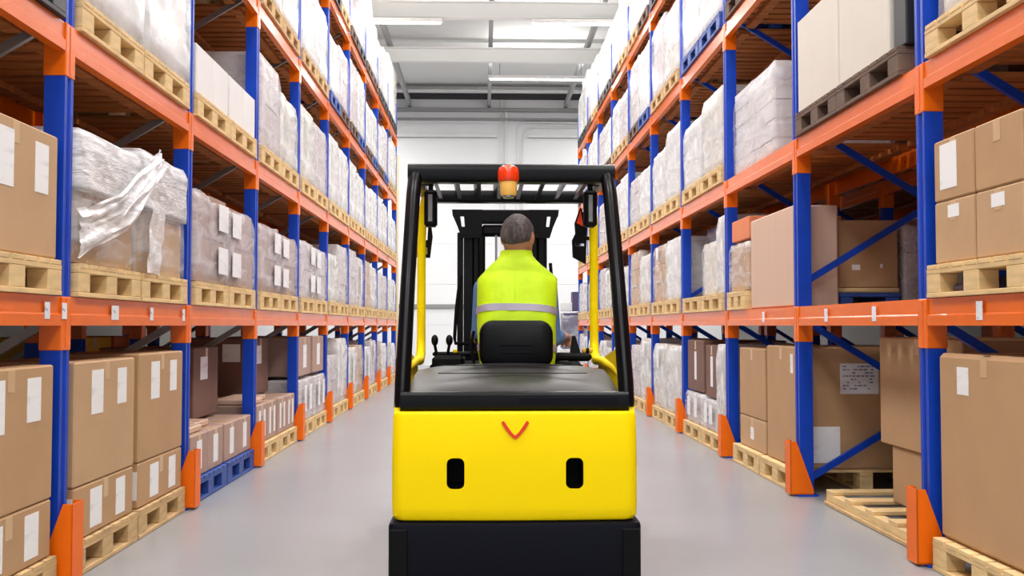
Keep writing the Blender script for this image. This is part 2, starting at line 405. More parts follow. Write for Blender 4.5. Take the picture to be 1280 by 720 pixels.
# ------------------------------------------------------------------ racks
BH = .135
class Rack: pass
def build_rack(side, s, xf, y0, L, kmin, kmax, levels, label, depth=.95, full=True):
    R = Rack(); R.side, R.s, R.xf, R.y0, R.L, R.lv, R.depth = side, s, xf, y0, L, levels, depth
    R.cnt = 0
    H = 6.15
    root = empty('pallet_rack', (xf, y0, 0), label, 'rack', 'pallet racks along the aisle')
    R.root = root
    hw = .048
    # post: rolled section with a shallow channel on the aisle face
    pp = [(-hw, -hw), (-hw, -.02), (-hw + .012, -.014), (-hw + .012, .014), (-hw, .02), (-hw, hw), (hw, hw), (hw, .02), (hw - .012, .014), (hw - .012, -.014), (hw, -.02), (hw, -hw)]
    post = MB().prism(pp, 2, 0.012, H).box((-.075, -.075, 0), (.075, .075, .012)).mesh('upright', M['blue'])
    conn = MB().box((-hw - .005, -hw - .005, -.115), (hw + .005, hw + .005, BH), .004).box((-hw - .008, -.010, -.10), (-hw - .005, .010, BH - .01)).mesh('connector', M['orange'])
    bl = L - 2 * hw - .014
    hx = .025
    bp_ = [(-hx, 0), (-hx, .05), (-hx + .008, .058), (-hx + .008, BH), (hx, BH), (hx, 0)]
    # profile in (x, z), extruded along y
    def beam_mesh(sx):
        q = [(p[0] * sx, p[1]) for p in bp_]
        return MB().prism(q, 1, -bl / 2, bl / 2).mesh('beam', M['orange'])
    bmF, bmR = beam_mesh(s), beam_mesh(-s)
    brm = M['blue'] if s > 0 else M['galv']
    # one bracing panel per node pair
    nodes = [(.10, .66), (1.24, .66), (1.50, 2.08), (2.66, 2.08), (2.92, 3.50), (4.08, 3.50), (4.34, 4.92), (5.50, 4.92)]
    deck = MB()
    nS = int((L - .12) / .155)
    for i in range(nS):
        yy = -L / 2 + .09 + (i + .5) * (L - .18) / nS
        deck.box((-depth / 2 + .03, yy - .055, -.022), (depth / 2 - .03, yy + .055, 0))
    for dx in (-.3, .3): deck.box((dx - .04, -L / 2 + .08, -.06), (dx + .04, L / 2 - .08, -.0215))
    dm = deck.mesh('slat_deck', M['deck'])
    braces = {}
    for k in range(kmin, kmax + 1):
        y = (k) * L
        for j, dx in enumerate((0, s * depth)):
            p = link('upright', post, root, (dx, y, 0))
            for z in levels: link('connector', conn, p, (0, 0, z), rot=(0, 0, 0 if (s > 0) == (j == 0) else PI))
        for i, (zf, zr) in enumerate(nodes):
            if i not in braces:
                b = MB().bar((0, 0, zf), (s * depth, 0, zr), .045, .03); braces[i] = b.mesh('brace', brm)
            link('brace', braces[i], root, (0, y, 0))
        if k < kmax:
            for z in levels:
                link('beam', bmF, root, (-s * .027, y + L / 2, z)); link('beam', bmR, root, (s * (depth + .027), y + L / 2, z))
                link('slat_deck', dm, root, (s * depth / 2, y + L / 2, z + BH - .002))
    return R

LV_L = (1.20, 2.48, 3.88, 5.30)
LV_R = (1.20, 2.40, 3.86, 5.26)
XFL, XFR = -2.0, 2.277
RL = build_rack('left', -1, XFL, 4.706, 1.937, -1, 9, LV_L, 'long blue and orange pallet rack along the left side of the aisle')
RR = build_rack('right', 1, XFR, 5.00, 2.05, -1, 9, LV_R, 'long blue and orange pallet rack along the right side of the aisle')
RL2 = build_rack('rear left', -1, XFL - 1.45, 4.706, 1.937, -1, 4, LV_L, 'pallet rack standing behind the left aisle rack, mostly hidden')
RR2 = build_rack('rear right', 1, XFR + 1.45, 5.00, 2.05, -1, 4, LV_R, 'pallet rack standing behind the right aisle rack, mostly hidden')

# barcode stickers on the lowest front beams
def sticker(R, y, h=.07, wd=.05):
    bms = [c for c in R.root.children if c.name.startswith('beam') and abs(c.location.x + R.s * .027) < .001 and abs(c.location.z - R.lv[0]) < .01]
    bo = min(bms, key=lambda c: abs(c.location.y + R.y0 - y))
    o = MB().box((-R.s * .0265, -wd / 2, -h / 2), (-R.s * .0295, wd / 2, h / 2)).build('sticker', M['sticker'], bo)
    o.location = (0, y - R.y0 - bo.location.y, BH * .5)
for x in (40, 62, 127, 174, 215): sticker(RL, 2.04 * 1245 / (605 - x), .075, .05 if x != 127 else .1)
for x in (972, 1055, 1119, 1260): sticker(RR, 2.32 * 1245 / (x - 605), .085, .055)

# ------------------------------------------------------------------ guards
def guard_mesh(s):
    b = MB(); t = .006; xa, xb, hw, h = -s * .11, s * .055, .062, .37
    b.box((xa, -hw, 0), (xa + s * t, hw, h))
    for y in (-hw, hw - t):
        pts = [(xa, .0), (xb, .0), (xb, .03), (xa + s * .045, h), (xa, h)]
        b.prism(pts, 1, y, y + t)
    b.box((xa - s * .0, -hw, 0), (xb, -hw + .012, .008)).box((xa, hw - .012, 0), (xb, hw, .008))
    return b.mesh('upright_guard', M['orange_guard'])
for R in (RL, RR):
    gm = guard_mesh(R.s)
    for k in range(0, 10):
        o = link('upright_guard', gm, None, (R.xf - R.s * .012, R.y0 + k * R.L, .013))
        tag(o, 'orange steel guard at the foot of the %s blue upright of the %s rack' % (ORD[k], R.side), 'upright guard', 'orange guards at the upright feet')
        for yy in (-.05, .05):
            q = MB().tube([(0, 0, 0), (0, 0, .012)], .012, 6).build('bolt', M['chrome'], o); q.location = (-R.s * .06, yy, .0)

# ------------------------------------------------------------------ pallets
PH = .16
PAL = {}
def pallet_parts(wy, dx, m):
    k = (round(wy, 3), round(dx, 3), m.name)
    if k in PAL: return PAL[k]
    top = MB()
    n = 7
    for i in range(n):                       # top boards run away from the aisle
        y = -wy / 2 + (i + .5) * wy / n
        top.box((-dx / 2, y - wy / n * .42, PH - .022), (dx / 2, y + wy / n * .42, PH), .002)
    xs = (-dx / 2 + .05, 0, dx / 2 - .05); ys = (-wy / 2 + .07, 0, wy / 2 - .07)
    for x in xs: top.box((x - .048, -wy / 2, PH - .044), (x + .048, wy / 2, PH - .0215), .002)
    blk = MB().box((-.048, -.07, .0), (.048, .07, PH - .0675), .003)
    sk = MB().box((-.05, -wy / 2, 0), (.05, wy / 2, .022), .002)
    one = MB(); one.v += top.v; one.f += top.f
    for x in xs:
        one.box((x - .05, -wy / 2, 0), (x + .05, wy / 2, .022))
        for y in ys: one.box((x - .047, y - .07, .0215), (x + .047, y + .07, PH - .0435))
    PAL[k] = (top.mesh('top_deck', m), blk.mesh('block', m), sk.mesh('bottom_board', m), one.mesh('pallet', m))
    return PAL[k]

WOODN = {'pallet_wood': 'pale wooden pallet', 'pallet_wood_worn': 'worn wooden pallet', 'dark_pallet_wood': 'dark wooden pallet', 'blue_pallet_plastic': 'blue pallet', 'black_pallet_plastic': 'black plastic pallet'}
TIER = ['floor', 'first shelf', 'second shelf', 'third shelf', 'top shelf']
def place_words(R, tier, k):
    return '%s, %s rack, %s bay' % (TIER[tier], R.side, ORD[k + 1])

def pallet(R, tier, k, pos, y, wy, z, m, dx=1.1, xo=-.07):
    lab = '%s, %s, %s' % (WOODN[m.name], pos, place_words(R, tier, k))
    top, blk, sk, one = pallet_parts(wy, dx, m)
    cx = R.xf + R.s * (xo + dx / 2)
    if y < 11.5:
        o = empty('pallet', (cx, y, z), lab, 'pallet', 'pallets in the racks')
        link('top_deck', top, o)
        for x in (-dx / 2 + .05, 0, dx / 2 - .05):
            link('bottom_board', sk, o, (x, 0, 0))
            for yy in (-wy / 2 + .07, 0, wy / 2 - .07): link('block', blk, o, (x, yy, .0225))
    else:
        o = link('pallet', one, None, (cx, y, z)); tag(o, lab, 'pallet', 'pallets in the racks')
    return o

# ------------------------------------------------------------------ loads
CARDN = {'cardboard': 'brown', 'cardboard_light': 'light brown', 'cardboard_mauve': 'mauve brown', 'cardboard_dark': 'dark brown', 'cardboard_rosy': 'rosy', 'cardboard_cream': 'cream',
         'cardboard_white': 'white', 'cardboard_grey': 'pale grey', 'carton_purple': 'purple', 'carton_yellow': 'yellow'}
def carton(R, x0, y, z, wy, dx, h, m, label, labels=(), front=(), tape=True, ch=.008, group='cartons in the racks', name='carton'):
    """x0: aisle face, measured inwards from the post line; labels: (u, v, w, h) on the aisle face as fractions from the near bottom corner"""
    s = R.s; cx = R.xf + s * (x0 + dx / 2)
    b = MB().box((-dx / 2, -wy / 2, 0), (dx / 2, wy / 2, h), ch)
    o = b.build(name, m, None, 30); o.location = (cx, y, z)
    tag(o, label, 'carton', group)
    if tape:
        tm_ = M['tape'] if 'card' in m.name and 'white' not in m.name else M['tape_w']
        MB().box((-dx / 2 + .01, -.03, h), (dx / 2 - .01, .03, h + .0015)).build('tape', tm_, o)
        xx = -s * dx / 2
        MB().box((xx - s * .0015, -.03, max(h * .5, h - .1)), (xx, .03, h - .008)).build('tape', tm_, o)
    for (u, v, lw, lh) in labels:
        xx = -s * dx / 2
        MB().box((xx - s * .002, -lw / 2, -lh / 2), (xx, lw / 2, lh / 2)).build('label', M['paper'], o).location = (0, -wy / 2 + u * wy, v * h)
    for (u, v, lw, lh, *mm) in front:
        lb = MB().box((-lw / 2, -.002, -lh / 2), (lw / 2, 0, lh / 2)).build('label', mm[0] if mm else M['paper'], o); lb.location = (-s * (dx / 2 - u * dx), -wy / 2, v * h)
        if mm:
            ink = MB(); rr = random.Random(5)
            for q in range(8):
                zz = lh / 2 - .022 - q * .023; xx = -lw / 2 + .02
                while xx < lw / 2 - .05:
                    ww = rr.uniform(.012, .034)
                    if rr.random() < .75: ink.box((xx, -.003, zz - .0055), (xx + ww, -.0015, zz + .0055))
                    xx += ww + .008
            ink.build('print_lettering', M['ink'], lb)
    return o

FV = [0]
def wrapped(R, x0, y, z, wy, dx, h, m, fm, label, nl=2, nc=1, labels=(), grow=.012, topcut=False, lw=.13, lhf=.62):
    """goods under stretch film: carton parts, a film part, paper labels"""
    s = R.s; cx = R.xf + s * (x0 + dx / 2)
    o = empty('wrapped_load', (cx, y, z), label, 'wrapped load', 'film wrapped loads in the racks')
    far = y > 13
    lh = h / nl
    for i in range(nl):
        for j in range(nc if not far else 1):
            cw = wy / (nc if not far else 1)
            jit = random.uniform(-.008, .008)
            hh = lh - .004
            if topcut and i == nl - 1: hh *= random.uniform(.72, .95)
            link('carton', unit_box(m, .014), o, (jit, -wy / 2 + (j + .5) * cw, i * lh + .002), (dx - .03, cw - .012, hh))
    FV[0] += 1
    link('stretch_film', film_mesh(fm, FV[0] % 6), o, (0, 0, 0.004), (dx + grow, wy + grow, h + .012))
    for (u, i) in labels:
        lb = MB().box((-.0015, -lw / 2, -lh * lhf / 2), (.0015, lw / 2, lh * lhf / 2)).build('label', M['paper'], o)
        lb.location = (-s * (dx / 2 + .022), -wy / 2 + u * wy, (i + .55) * lh)
    return o

def slots(R, k, W, gap=None):
    """centres of the two pallet places of bay k"""
    a = R.y0 + k * R.L + .07; b = R.y0 + (k + 1) * R.L - .07
    g = (b - a - 2 * W) / 3
    return a + g + W / 2, b - g - W / 2
def zt(R, tier): return .002 if tier == 0 else R.lv[tier - 1] + BH + .003
POS = ('nearer place', 'farther place')
L1, L2 = (.30, .70, .13, .24), (.74, .72, .10, .24)

done = set()
# ---- left rack, floor: big labelled cartons in the two nearest bays
WL, WR = .86, .90
def P(R, tier, k, j, m=None):
    W = WL if R.xf < 0 else WR
    y = slots(R, k, W)[j]; done.add((R.side, tier, k, j))
    pallet(R, tier, k, POS[j], y, W, zt(R, tier), m or M['wood'])
    return y, zt(R, tier) + PH + .003

for k in (-1, 0):
    for j in (0, 1):
        if k == -1 and j == 0: continue
        y, z = P(RL, 0, k, j, M['wood_b'])
        hl, hu = .255, .60 if (k, j) != (0, 1) else .615
        pw = place_words(RL, 0, k)
        carton(RL, -.05, y, z, .80, .52, hl, M['card'], 'low brown carton with labels, %s lower, %s' % (POS[j].split()[0], pw), [(.34, .5, .15, .19), (.76, .5, .13, .19)], [(.15, .5, .14, .16)])
        carton(RL, -.05, y, z + hl + .003, .81, .52, hu, M['card'] if j else M['card_b'], 'tall brown carton with labels, %s upper, %s' % (POS[j].split()[0], pw), [(.34, .74, .15, .22), (.76, .76, .13, .19)], [(.2, .72, .14, .2)])
# left floor second and third full bays: low labelled cartons with big dark ones behind
for k, m in ((1, M['plastic_blue']), (2, M['wood'])):
    for j in (0, 1):
        y, z = P(RL, 0, k, j, m)
        pw = place_words(RL, 0, k)
        h = .29 if k == 1 else .34
        for q in (0, 1):
            carton(RL, -.04, y - .21 + q * .42, z, .41, .5, h, M['card_m'], '%s mauve carton of low row, %s, %s' % (('first', 'second')[q], POS[j].split()[0], pw), [(.5, .5, .12, .2)] if k == 1 else [(.3, .5, .07, .24), (.75, .5, .07, .24)])
        carton(RL, .48, y, z, .80, .5, h + .02, M['card_m'], 'mauve carton behind low row, %s, %s' % (POS[j].split()[0], pw))
        if j == 1:
            carton(RL, .22, y, z + h + .024, .70, .72, .55, M['card_dk'], 'big dark brown carton on low cartons, %s' % pw, [(.4, .7, .2, .18)], [(.28, .74, .17, .17), (.62, .3, .05, .03)])
        else:
            for q, (xx, yy, cw, cd) in enumerate(((.0, -.18, .34, .36), (.06, .2, .36, .3))):
                carton(RL, xx, y + yy, z + h + .004, cw, cd, .045, M['card_pink'], 'flat pale carton lying on low row, %s, %s' % (('first', 'second')[q], pw))
for j in (0, 1):
    y, z = P(RL, 0, 3, j); pw = place_words(RL, 0, 3)
    wrapped(RL, -.05, y, z, .8, .95, .45, M['card_grey'], M['film'], 'low pale wrapped load under darker one, %s, %s' % (POS[j].split()[0], pw), 1, 2, [(.3, 0), (.7, 0)])
    carton(RL, -.03, y, z + .49, .74, .9, .42, M['card_m'], 'mauve carton on pale wrapped load, %s, %s' % (POS[j].split()[0], pw), [(.5, .5, .2, .25)])
# ---- left rack, first shelf
y, z = P(RL, 1, -1, 1)
carton(RL, -.05, y, z, .82, .8, .56, M['card_b'], 'brown carton with two labels, %s' % place_words(RL, 1, -1), [(.40, .70, .13, .24), (.80, .70, .13, .22)])
y, z = P(RL, 1, 0, 0)
o = wrapped(RL, -.04, y, z, .82, .95, .62, M['card'], M['film'], 'brown cartons in torn loose film, nearer, %s' % place_words(RL, 1, 0), 2, 1, topcut=True)
def film_sheet(pts_a, pts_b, parent, seed, amp=.02, n=26, m=10, mt=None, name='loose_film'):
    """a pleated strip of film between two poly-lines"""
    b = MB(); vs = []; fs = []
    def at(pl, t):
        t *= len(pl) - 1; i = min(int(t), len(pl) - 2); return Vector(pl[i]).lerp(Vector(pl[i + 1]), t - i)
    for i in range(n):
        for j in range(m):
            t, u = i / (n - 1), j / (m - 1)
            p = at(pts_a, t).lerp(at(pts_b, t), u)
            p += Vector((noise.noise(Vector((t * 4, u * 9, seed))) * amp * 1.6, noise.noise(Vector((t * 3, u * 6, seed + 5))) * amp, noise.noise(Vector((t * 5, u * 11, seed + 9))) * amp))
            vs.append(p)
    for i in range(n - 1):
        for j in range(m - 1): fs.append((i * m + j, (i + 1) * m + j, (i + 1) * m + j + 1, i * m + j + 1))
    b.add(vs, fs)
    return b.build(name, mt or M['film_loose'], parent, 80)
hx = .475 + .03
# bunched tail of film pulled across both nearer and farther pile
film_sheet([(hx, -.43, .26), (hx + .03, -.02, .37), (hx + .05, .34, .58), (hx + .05, .56, .72)], [(hx, -.43, .02), (hx + .05, .06, .20), (hx + .07, .42, .48), (hx + .07, .64, .62)], o, 2, .022, 34, 18)
link('film_cap', film_mesh(M['film_loose'], 1), o, (0, 0, .35), (1.0, .845, .315))
y, z = P(RL, 1, 0, 1)
o = wrapped(RL, -.04, y, z, .82, .95, .68, M['card_b'], M['film'], 'brown cartons in bunched white film, farther, %s' % place_words(RL, 1, 0), 2, 2, topcut=True)
link('film_cap', film_mesh(M['film_loose'], 4), o, (0, .0, .36), (.985, .85, .36))
film_sheet([(hx + .015, -.40, .0), (hx + .02, -.38, .2), (hx + .02, -.36, .42)], [(hx + .01, -.16, .0), (hx + .02, -.14, .2), (hx + .02, -.10, .42)], o, 15, .012, 20, 8)
for k in (1, 2, 3):
    for j in (0, 1):
        y, z = P(RL, 1, k, j)
        hh = (.63, .60, .62)[k - 1] - .02 * j
        wrapped(RL, -.05, y, z, .84, .95, hh, M['card_m'] if k < 3 else M['card_grey'], M['film_grey'], 'grey filmed labelled cartons, %s, %s' % (POS[j].split()[0], place_words(RL, 1, k)), 2, 2 if k < 3 else 1, [(.8 - .58 * j, 0), (.8 - .58 * j, 1)], lw=.26)
# ---- left rack, second shelf
y, z = P(RL, 2, -1, 1, M['plastic_black'])
wrapped(RL, -.05, y, z, .82, .95, .9, M['card_white'], M['film_w'], 'white wrapped load on black pallet, %s' % place_words(RL, 2, -1), 3, 2)
for j in (0, 1):
    y, z = P(RL, 2, 0, j)
    wrapped(RL, -.055, y, z, .86, .95, .98, M['card_white'], M['film_w'], 'tall white wrapped load, %s, %s' % (POS[j].split()[0], place_words(RL, 2, 0)), 1, 2)
for j in (0, 1):
    y, z = P(RL, 2, 1, j); pw = place_words(RL, 2, 1)
    for q in (0, 1):
        carton(RL, -.05, y - .21 + q * .42, z, .41, .62, .34, M['card_white'], '%s low white carton, %s, %s' % (('nearer', 'farther')[q], POS[j], pw), tape=False)
    wrapped(RL, .6, y, z, .8, .42, .5 if j else .3, M['card_grey'], M['film_grey'], 'grey filmed load behind white cartons, %s, %s' % (POS[j].split()[0], pw), 1, 1)

# ---- right rack, floor
y = 4.43; done.update({('right', 0, -1, 0), ('right', 0, -1, 1)})
pallet(RR, 0, -1, 'farther place', y, .92, .002, M['wood'])
carton(RR, -.03, y, .165, .9, .9, .90, M['card'], 'huge brown carton with white label, on pallet, %s' % place_words(RR, 0, -1), [(.72, .86, .11, .13)], tape=True, ch=.02)
# empty-fronted pallet lying out on the floor, cartons set back on it
done.update({('right', 0, 0, 0), ('right', 0, 0, 1)})
def long_pallet():
    o = empty('pallet', (2.86, 5.93, .002), 'pale wooden pallet jutting into the aisle, floor, right rack, second bay', 'pallet', 'pallets in the racks')
    ln, dp, hh = 1.50, 1.12, .10
    for i in range(5):
        yy = -ln / 2 + .065 + i * (ln - .13) / 4
        MB().box((-dp / 2, yy - .062, hh - .024), (dp / 2, yy + .062, hh), .003).build('top_board', M['wood'], o)
    for x in (-dp / 2 + .035, 0, dp / 2 - .035):
        MB().box((x - .034, -ln / 2, .024), (x + .034, ln / 2, hh - .0245), .003).build('bearer', M['wood'], o)
        MB().box((x - .05, -ln / 2, 0), (x + .05, ln / 2, .0235), .003).build('bottom_board', M['wood_b'], o)
long_pallet()
pw = place_words(RR, 0, 0)
carton(RR, .27, 5.70, .1045, .96, .62, .35, M['card'], 'brown carton set back on jutting pallet, lower, %s' % pw)
carton(RR, .25, 5.76, .458, 1.10, .64, .67, M['card'], 'big brown carton set back on jutting pallet, upper, %s' % pw)
# second full bay: tall carton, twin stack
y = 7.56; pw = place_words(RR, 0, 1); done.update({('right', 0, 1, 0), ('right', 0, 1, 1)})
ya, yb = 7.56, 8.42
for q, yy in ((0, ya), (1, yb)): pallet(RR, 0, 1, POS[q], yy, .82, .002, M['wood'])
carton(RR, -.02, 7.53, .165, .76, .95, .88, M['card'], 'tall brown carton with printed sheets, %s' % pw, [(.15, .86, .06, .14)], [(.48, .74, .28, .22, M['sheet']), (.18, .20, .28, .26)], ch=.012)
carton(RR, -.02, yb - .06, .165, .78, .95, .26, M['card_b'], 'low brown carton under taller one, farther, %s' % pw, [(.5, .5, .1, .1)])
carton(RR, -.02, yb - .06, .43, .78, .95, .58, M['card'], 'brown carton on low carton, farther, %s' % pw)
pw = place_words(RR, 0, 2)
y, z = P(RR, 0, 2, 0)
wrapped(RR, -.04, y - .28, z, .3, .9, .86, M['card_cream'], M['film_w'], 'narrow tall pale wrapped load, nearer, %s' % pw, 2, 1)
wrapped(RR, -.04, y + .18, z, .54, .9, .30, M['card_grey'], M['film'], 'low labelled wrapped load, nearer, %s' % pw, 1, 1, [(.3, 0), (.7, 0)])
carton(RR, -.02, y + .18, z + .32, .52, .86, .52, M['card_dk'], 'dark brown carton on low wrapped load, nearer, %s' % pw, [(.5, .5, .1, .3)])
y, z = P(RR, 0, 2, 1)
wrapped(RR, -.04, y, z, .84, .9, .32, M['card_grey'], M['film'], 'low labelled wrapped load, farther, %s' % pw, 1, 2, [(.3, 0), (.7, 0)])
carton(RR, -.02, y, z + .34, .8, .86, .54, M['card_dk'], 'dark brown carton on low wrapped load, farther, %s' % pw, [(.5, .5, .1, .3)])
# ---- right rack, first shelf
y = 4.46; done.update({('right', 1, -1, 0), ('right', 1, -1, 1)}); pw = place_words(RR, 1, -1)
z = zt(RR, 1); pallet(RR, 1, -1, 'farther place', y, .90, z, M['wood'])
for q in (0, 1):
    for i in (0, 1):
        carton(RR, -.045, y + .20 - q * .41, z + PH + .004 + i * .303, .395, .6, .30, M['card'] if i else M['card_b'], 'brown carton of four, %s %s, %s' % (('upper' if i else 'lower'), ('farther' if not q else 'nearer'), pw),
               [(.62, .55, .17, .22)] if (i and not q) else [(.5, .82, .11, .06)] if not i else [], tape=True)
o = MB().box((0, 0, 0), (.4, .20, .04), .015).box((.05, .02, .0395), (.36, .18, .07), .015).build('film_bundle', M['film_grey']); o.location = (2.26, 4.55, z + .0255)
o.data.materials[0] = M['card_purple']
tag(o, 'grey folded bundle pushed inside pallet opening, first shelf, right rack, first bay', 'bundle')
done.update({('right', 1, 0, 0), ('right', 1, 0, 1)})
pw = place_words(RR, 1, 1); z = zt(RR, 1); done.update({('right', 1, 1, 0), ('right', 1, 1, 1)})
carton(RR, -.03, 7.74, z, 1.16, .33, .74, M['card_pink'], 'big rosy carton standing on the beam, %s' % pw, tape=False, ch=.012)
b = empty('pallet', (XFR + .55, 7.5, z), 'blue pallet under brown carton behind rosy carton, %s' % pw, 'pallet', 'pallets in the racks')
MB().box((-.23, -.28, .07), (.23, .28, .10), .006).build('top_deck', M['plastic_blue'], b)
for xx in (-.17, .17): MB().box((xx - .05, -.28, 0), (xx + .05, .28, .0695), .006).build('skid', M['plastic_blue'], b)
carton(RR, .325, 7.5, z + .103, .5, .46, .035, M['wood'], 'pale board tray under brown carton, %s' % pw, tape=False, name='board_tray')
carton(RR, .33, 7.5, z + .141, .48, .45, .50, M['card'], 'brown carton behind rosy carton on blue pallet, %s' % pw, [(.5, .5, .3, .4)], [(.3, .3, .06, .04), (.72, .32, .02, .03)])
wrapped(RR, .815, 7.5, z, .5, .30, .60, M['card_grey'], M['film_grey'], 'grey filmed stack at the back right of brown carton, %s' % pw, 3, 1)
y2 = 8.70; pallet(RR, 1, 1, 'farther place', y2, .62, z, M['wood'])
wrapped(RR, -.04, y2, z + PH + .003, .6, .95, .42, M['card_b'], M['film'], 'short beige wrapped load, farther, %s' % pw, 1, 1)
carton(RR, -.02, y2, z + PH + .45, .58, .8, .19, M['card_or'], 'pale orange carton on short beige load, farther, %s' % pw, tape=False)
pw = place_words(RR, 1, 2)
y, z = P(RR, 1, 2, 0)
wrapped(RR, -.04, y - .3, z, .26, .9, .74, M['card_white'], M['film_w'], 'narrow white wrapped load, nearer, %s' % pw, 2, 1)
wrapped(RR, -.04, y + .16, z, .56, .9, .52, M['card_cream'], M['film'], 'beige wrapped load, nearer, %s' % pw, 1, 1)
y, z = P(RR, 1, 2, 1)
wrapped(RR, .2, y, z, .84, .8, .76, M['card_purple'], M['film'], 'dark purple wrapped load, farther, %s' % pw, 4, 1)
# ---- right rack, second shelf
y = 4.43; z = zt(RR, 2); done.update({('right', 2, -1, 0), ('right', 2, -1, 1)}); pw = place_words(RR, 2, -1)
pallet(RR, 2, -1, 'farther place', y, .92, z, M['wood'])
wrapped(RR, .0, y, z + PH + .003, .86, .95, .8, M['card_cream'], M['film_w'], 'cream wrapped load on pale pallet, %s' % pw, 2, 1)
pw = place_words(RR, 2, 0); done.update({('right', 2, 0, 0), ('right', 2, 0, 1)})
pallet(RR, 2, 0, 'nearer place', 5.68, .94, z, M['wood_dark']); pallet(RR, 2, 0, 'farther place', 6.57, .82, z, M['wood_dark'])
carton(RR, -.045, 5.77, z + PH + .004, .76, .9, .68, M['card_cream'], 'large cream carton, nearer, %s' % pw, tape=False)
carton(RR, -.045, 6.57, z + PH + .004, .80, .9, .66, M['card_cream'], 'large cream carton, farther, %s' % pw, tape=False)
carton(RR, -.03, 5.27, z + PH + .004, .16, .8, .72, M['plastic_black'], 'narrow black box beside cream carton, %s' % pw, tape=False, name='black_box')
pw = place_words(RR, 2, 1); done.update({('right', 2, 1, 0), ('right', 2, 1, 1)})
wrapped(RR, .01, 8.38, z, 1.26, .95, .76, M['card_white'], M['film_grey'], 'wide white wrapped load with creased film, %s' % pw, 5, 2)

# ---- everything farther back: mixed white, grey and beige loads
kinds = [('card_white', 'film_w', 'white'), ('card_white', 'film_w', 'white'), ('card_cream', 'film_w', 'cream'), ('card_grey', 'film_grey', 'grey'), ('card_white', 'film_w', 'white')]
for R in (RL, RR):
    for tier in range(5):
        for k in range(-1, 9):
            for j in (0, 1):
                if (R.side, tier, k, j) in done: continue
                if tier >= 1 and k == -1: continue
                if tier == 0 and k == -1: continue
                if tier == 3 and k < 1: continue
                if tier == 4 and k < 3: continue
                pm = {0: M['wood'], 1: M['wood'], 2: M['wood'], 3: random.choice((M['wood_dark'], M['plastic_blue'], M['wood_b'])), 4: random.choice((M['wood_dark'], M['wood_b'], M['plastic_black']))}[tier]
                y, z = P(R, tier, k, j, pm)
                cm, fm, cn = random.choice(kinds)
                if tier in (0, 1) and random.random() < .45: cm, fm, cn = random.choice([('card_grey', 'film', 'beige grey'), ('card_cream', 'film_w', 'cream'), ('card_b', 'film', 'light brown')])
                hmax = (.86, .86, .92, 1.0, 1.25)[tier]
                h = hmax * random.uniform(.72, 1.0)
                if tier == 4 and R.side == 'left' and k == 8: cm, fm, cn, h = 'card_cream', 'film', 'beige', 1.2
                nl = random.choice((1, 2, 3))
                lab = '%s %s wrapped load, %s, %s' % (('plain', 'two-layer', 'three-layer')[nl - 1], cn, POS[j].split()[0], place_words(R, tier, k))
                wrapped(R, -.045, y, z, .82, .95, h, M[cm], M[fm], lab, nl, 1 if y > 9 else 2, [(.5, nl - 1)] if (tier < 2 and random.random() < .4) else [])
# ---- rear racks: a few goods seen through the gaps
mm = [('card', 'brown'), ('card_b', 'light brown'), ('card_yel', 'yellow'), ('card_dk', 'dark brown'), ('card_grey', 'grey'), ('card_m', 'mauve')]
for R in (RL2, RR2):
    for tier in (0, 1, 2):
        for k in (-1, 0, 1, 2, 3):
            for j in (0, 1):
                W = WL if R.xf < 0 else WR
                y = slots(R, k, W)[j]; z = zt(R, tier)
                pallet(R, tier, k, POS[j], y, W, z, M['wood_b'], xo=.04, dx=1.0)
                cm, cn = random.choice(mm)
                h = random.uniform(.35, .8)
                if R is RL2 and tier == 0 and k == 2: cm, cn, h = (('card_yel', 'yellow'), ('card_or', 'orange'))[j] + (.93,)
                carton(R, .06, y, z + PH + .003, .8, .9, h, M[cm], '%s carton, %s, %s' % (cn, POS[j].split()[0], place_words(R, tier, k)), group='cartons in the rear racks')

# ---- goods standing at the far end of the aisle
gx = 2.42
o = MB().box((-.42, -.4, 0), (.42, .4, .60), .02).build('crate', M['card_white']); o.location = (gx, 26.0, .002)
tag(o, 'low white crate on the floor at the far end beyond right rack', 'crate')
for q in (-.2, .2): MB().box((q - .15, -.403, .1), (q + .15, -.4005, .5)).build('crate_panel', M['card_cream'], o)
class RX: s = 1; xf = gx
o = wrapped(RX, -.40, 26.0, .606, .8, .8, .92, M['card_purple'], M['film'], 'dark purple wrapped load on the white crate at the far end', 2, 1)
for q, (dx, m, h) in enumerate(((-.27, 'card_white', .22), (.0, 'card_purple', .5), (.27, 'card_m', .42))):
    oo = MB().box((-.13, -.25, 0), (.13, .25, h), .008).build('carton', M[m]); oo.location = (gx + dx, 25.95, 1.575)
    MB().box((-.13, -.03, h), (.13, .03, h + .002)).build('tape', M['tape_w'], oo)
    tag(oo, ('small white carton on top of the purple load at the far end', 'tall purple carton on top of the purple load at the far end', 'mauve carton on top of the purple load at the far end')[q], 'carton')

# ------------------------------------------------------------------ forklift (x across, y forward from its rear face)
FX, FY = .138, 4.41
F = empty('forklift', (FX, FY, .002), 'yellow and black forklift truck seen from behind, driving down the aisle', 'forklift')
def rrect(w, h, r, n=6, cx=0, cy=0):
    pts = []
    for (sx, sy, a0) in ((1, 1, 0), (-1, 1, 90), (-1, -1, 180), (1, -1, 270)):
        for i in range(n + 1):
            a = math.radians(a0 + 90 * i / n); pts.append((cx + sx * (w / 2 - r) + r * math.cos(a), cy + sy * (h / 2 - r) + r * math.sin(a)))
    return pts
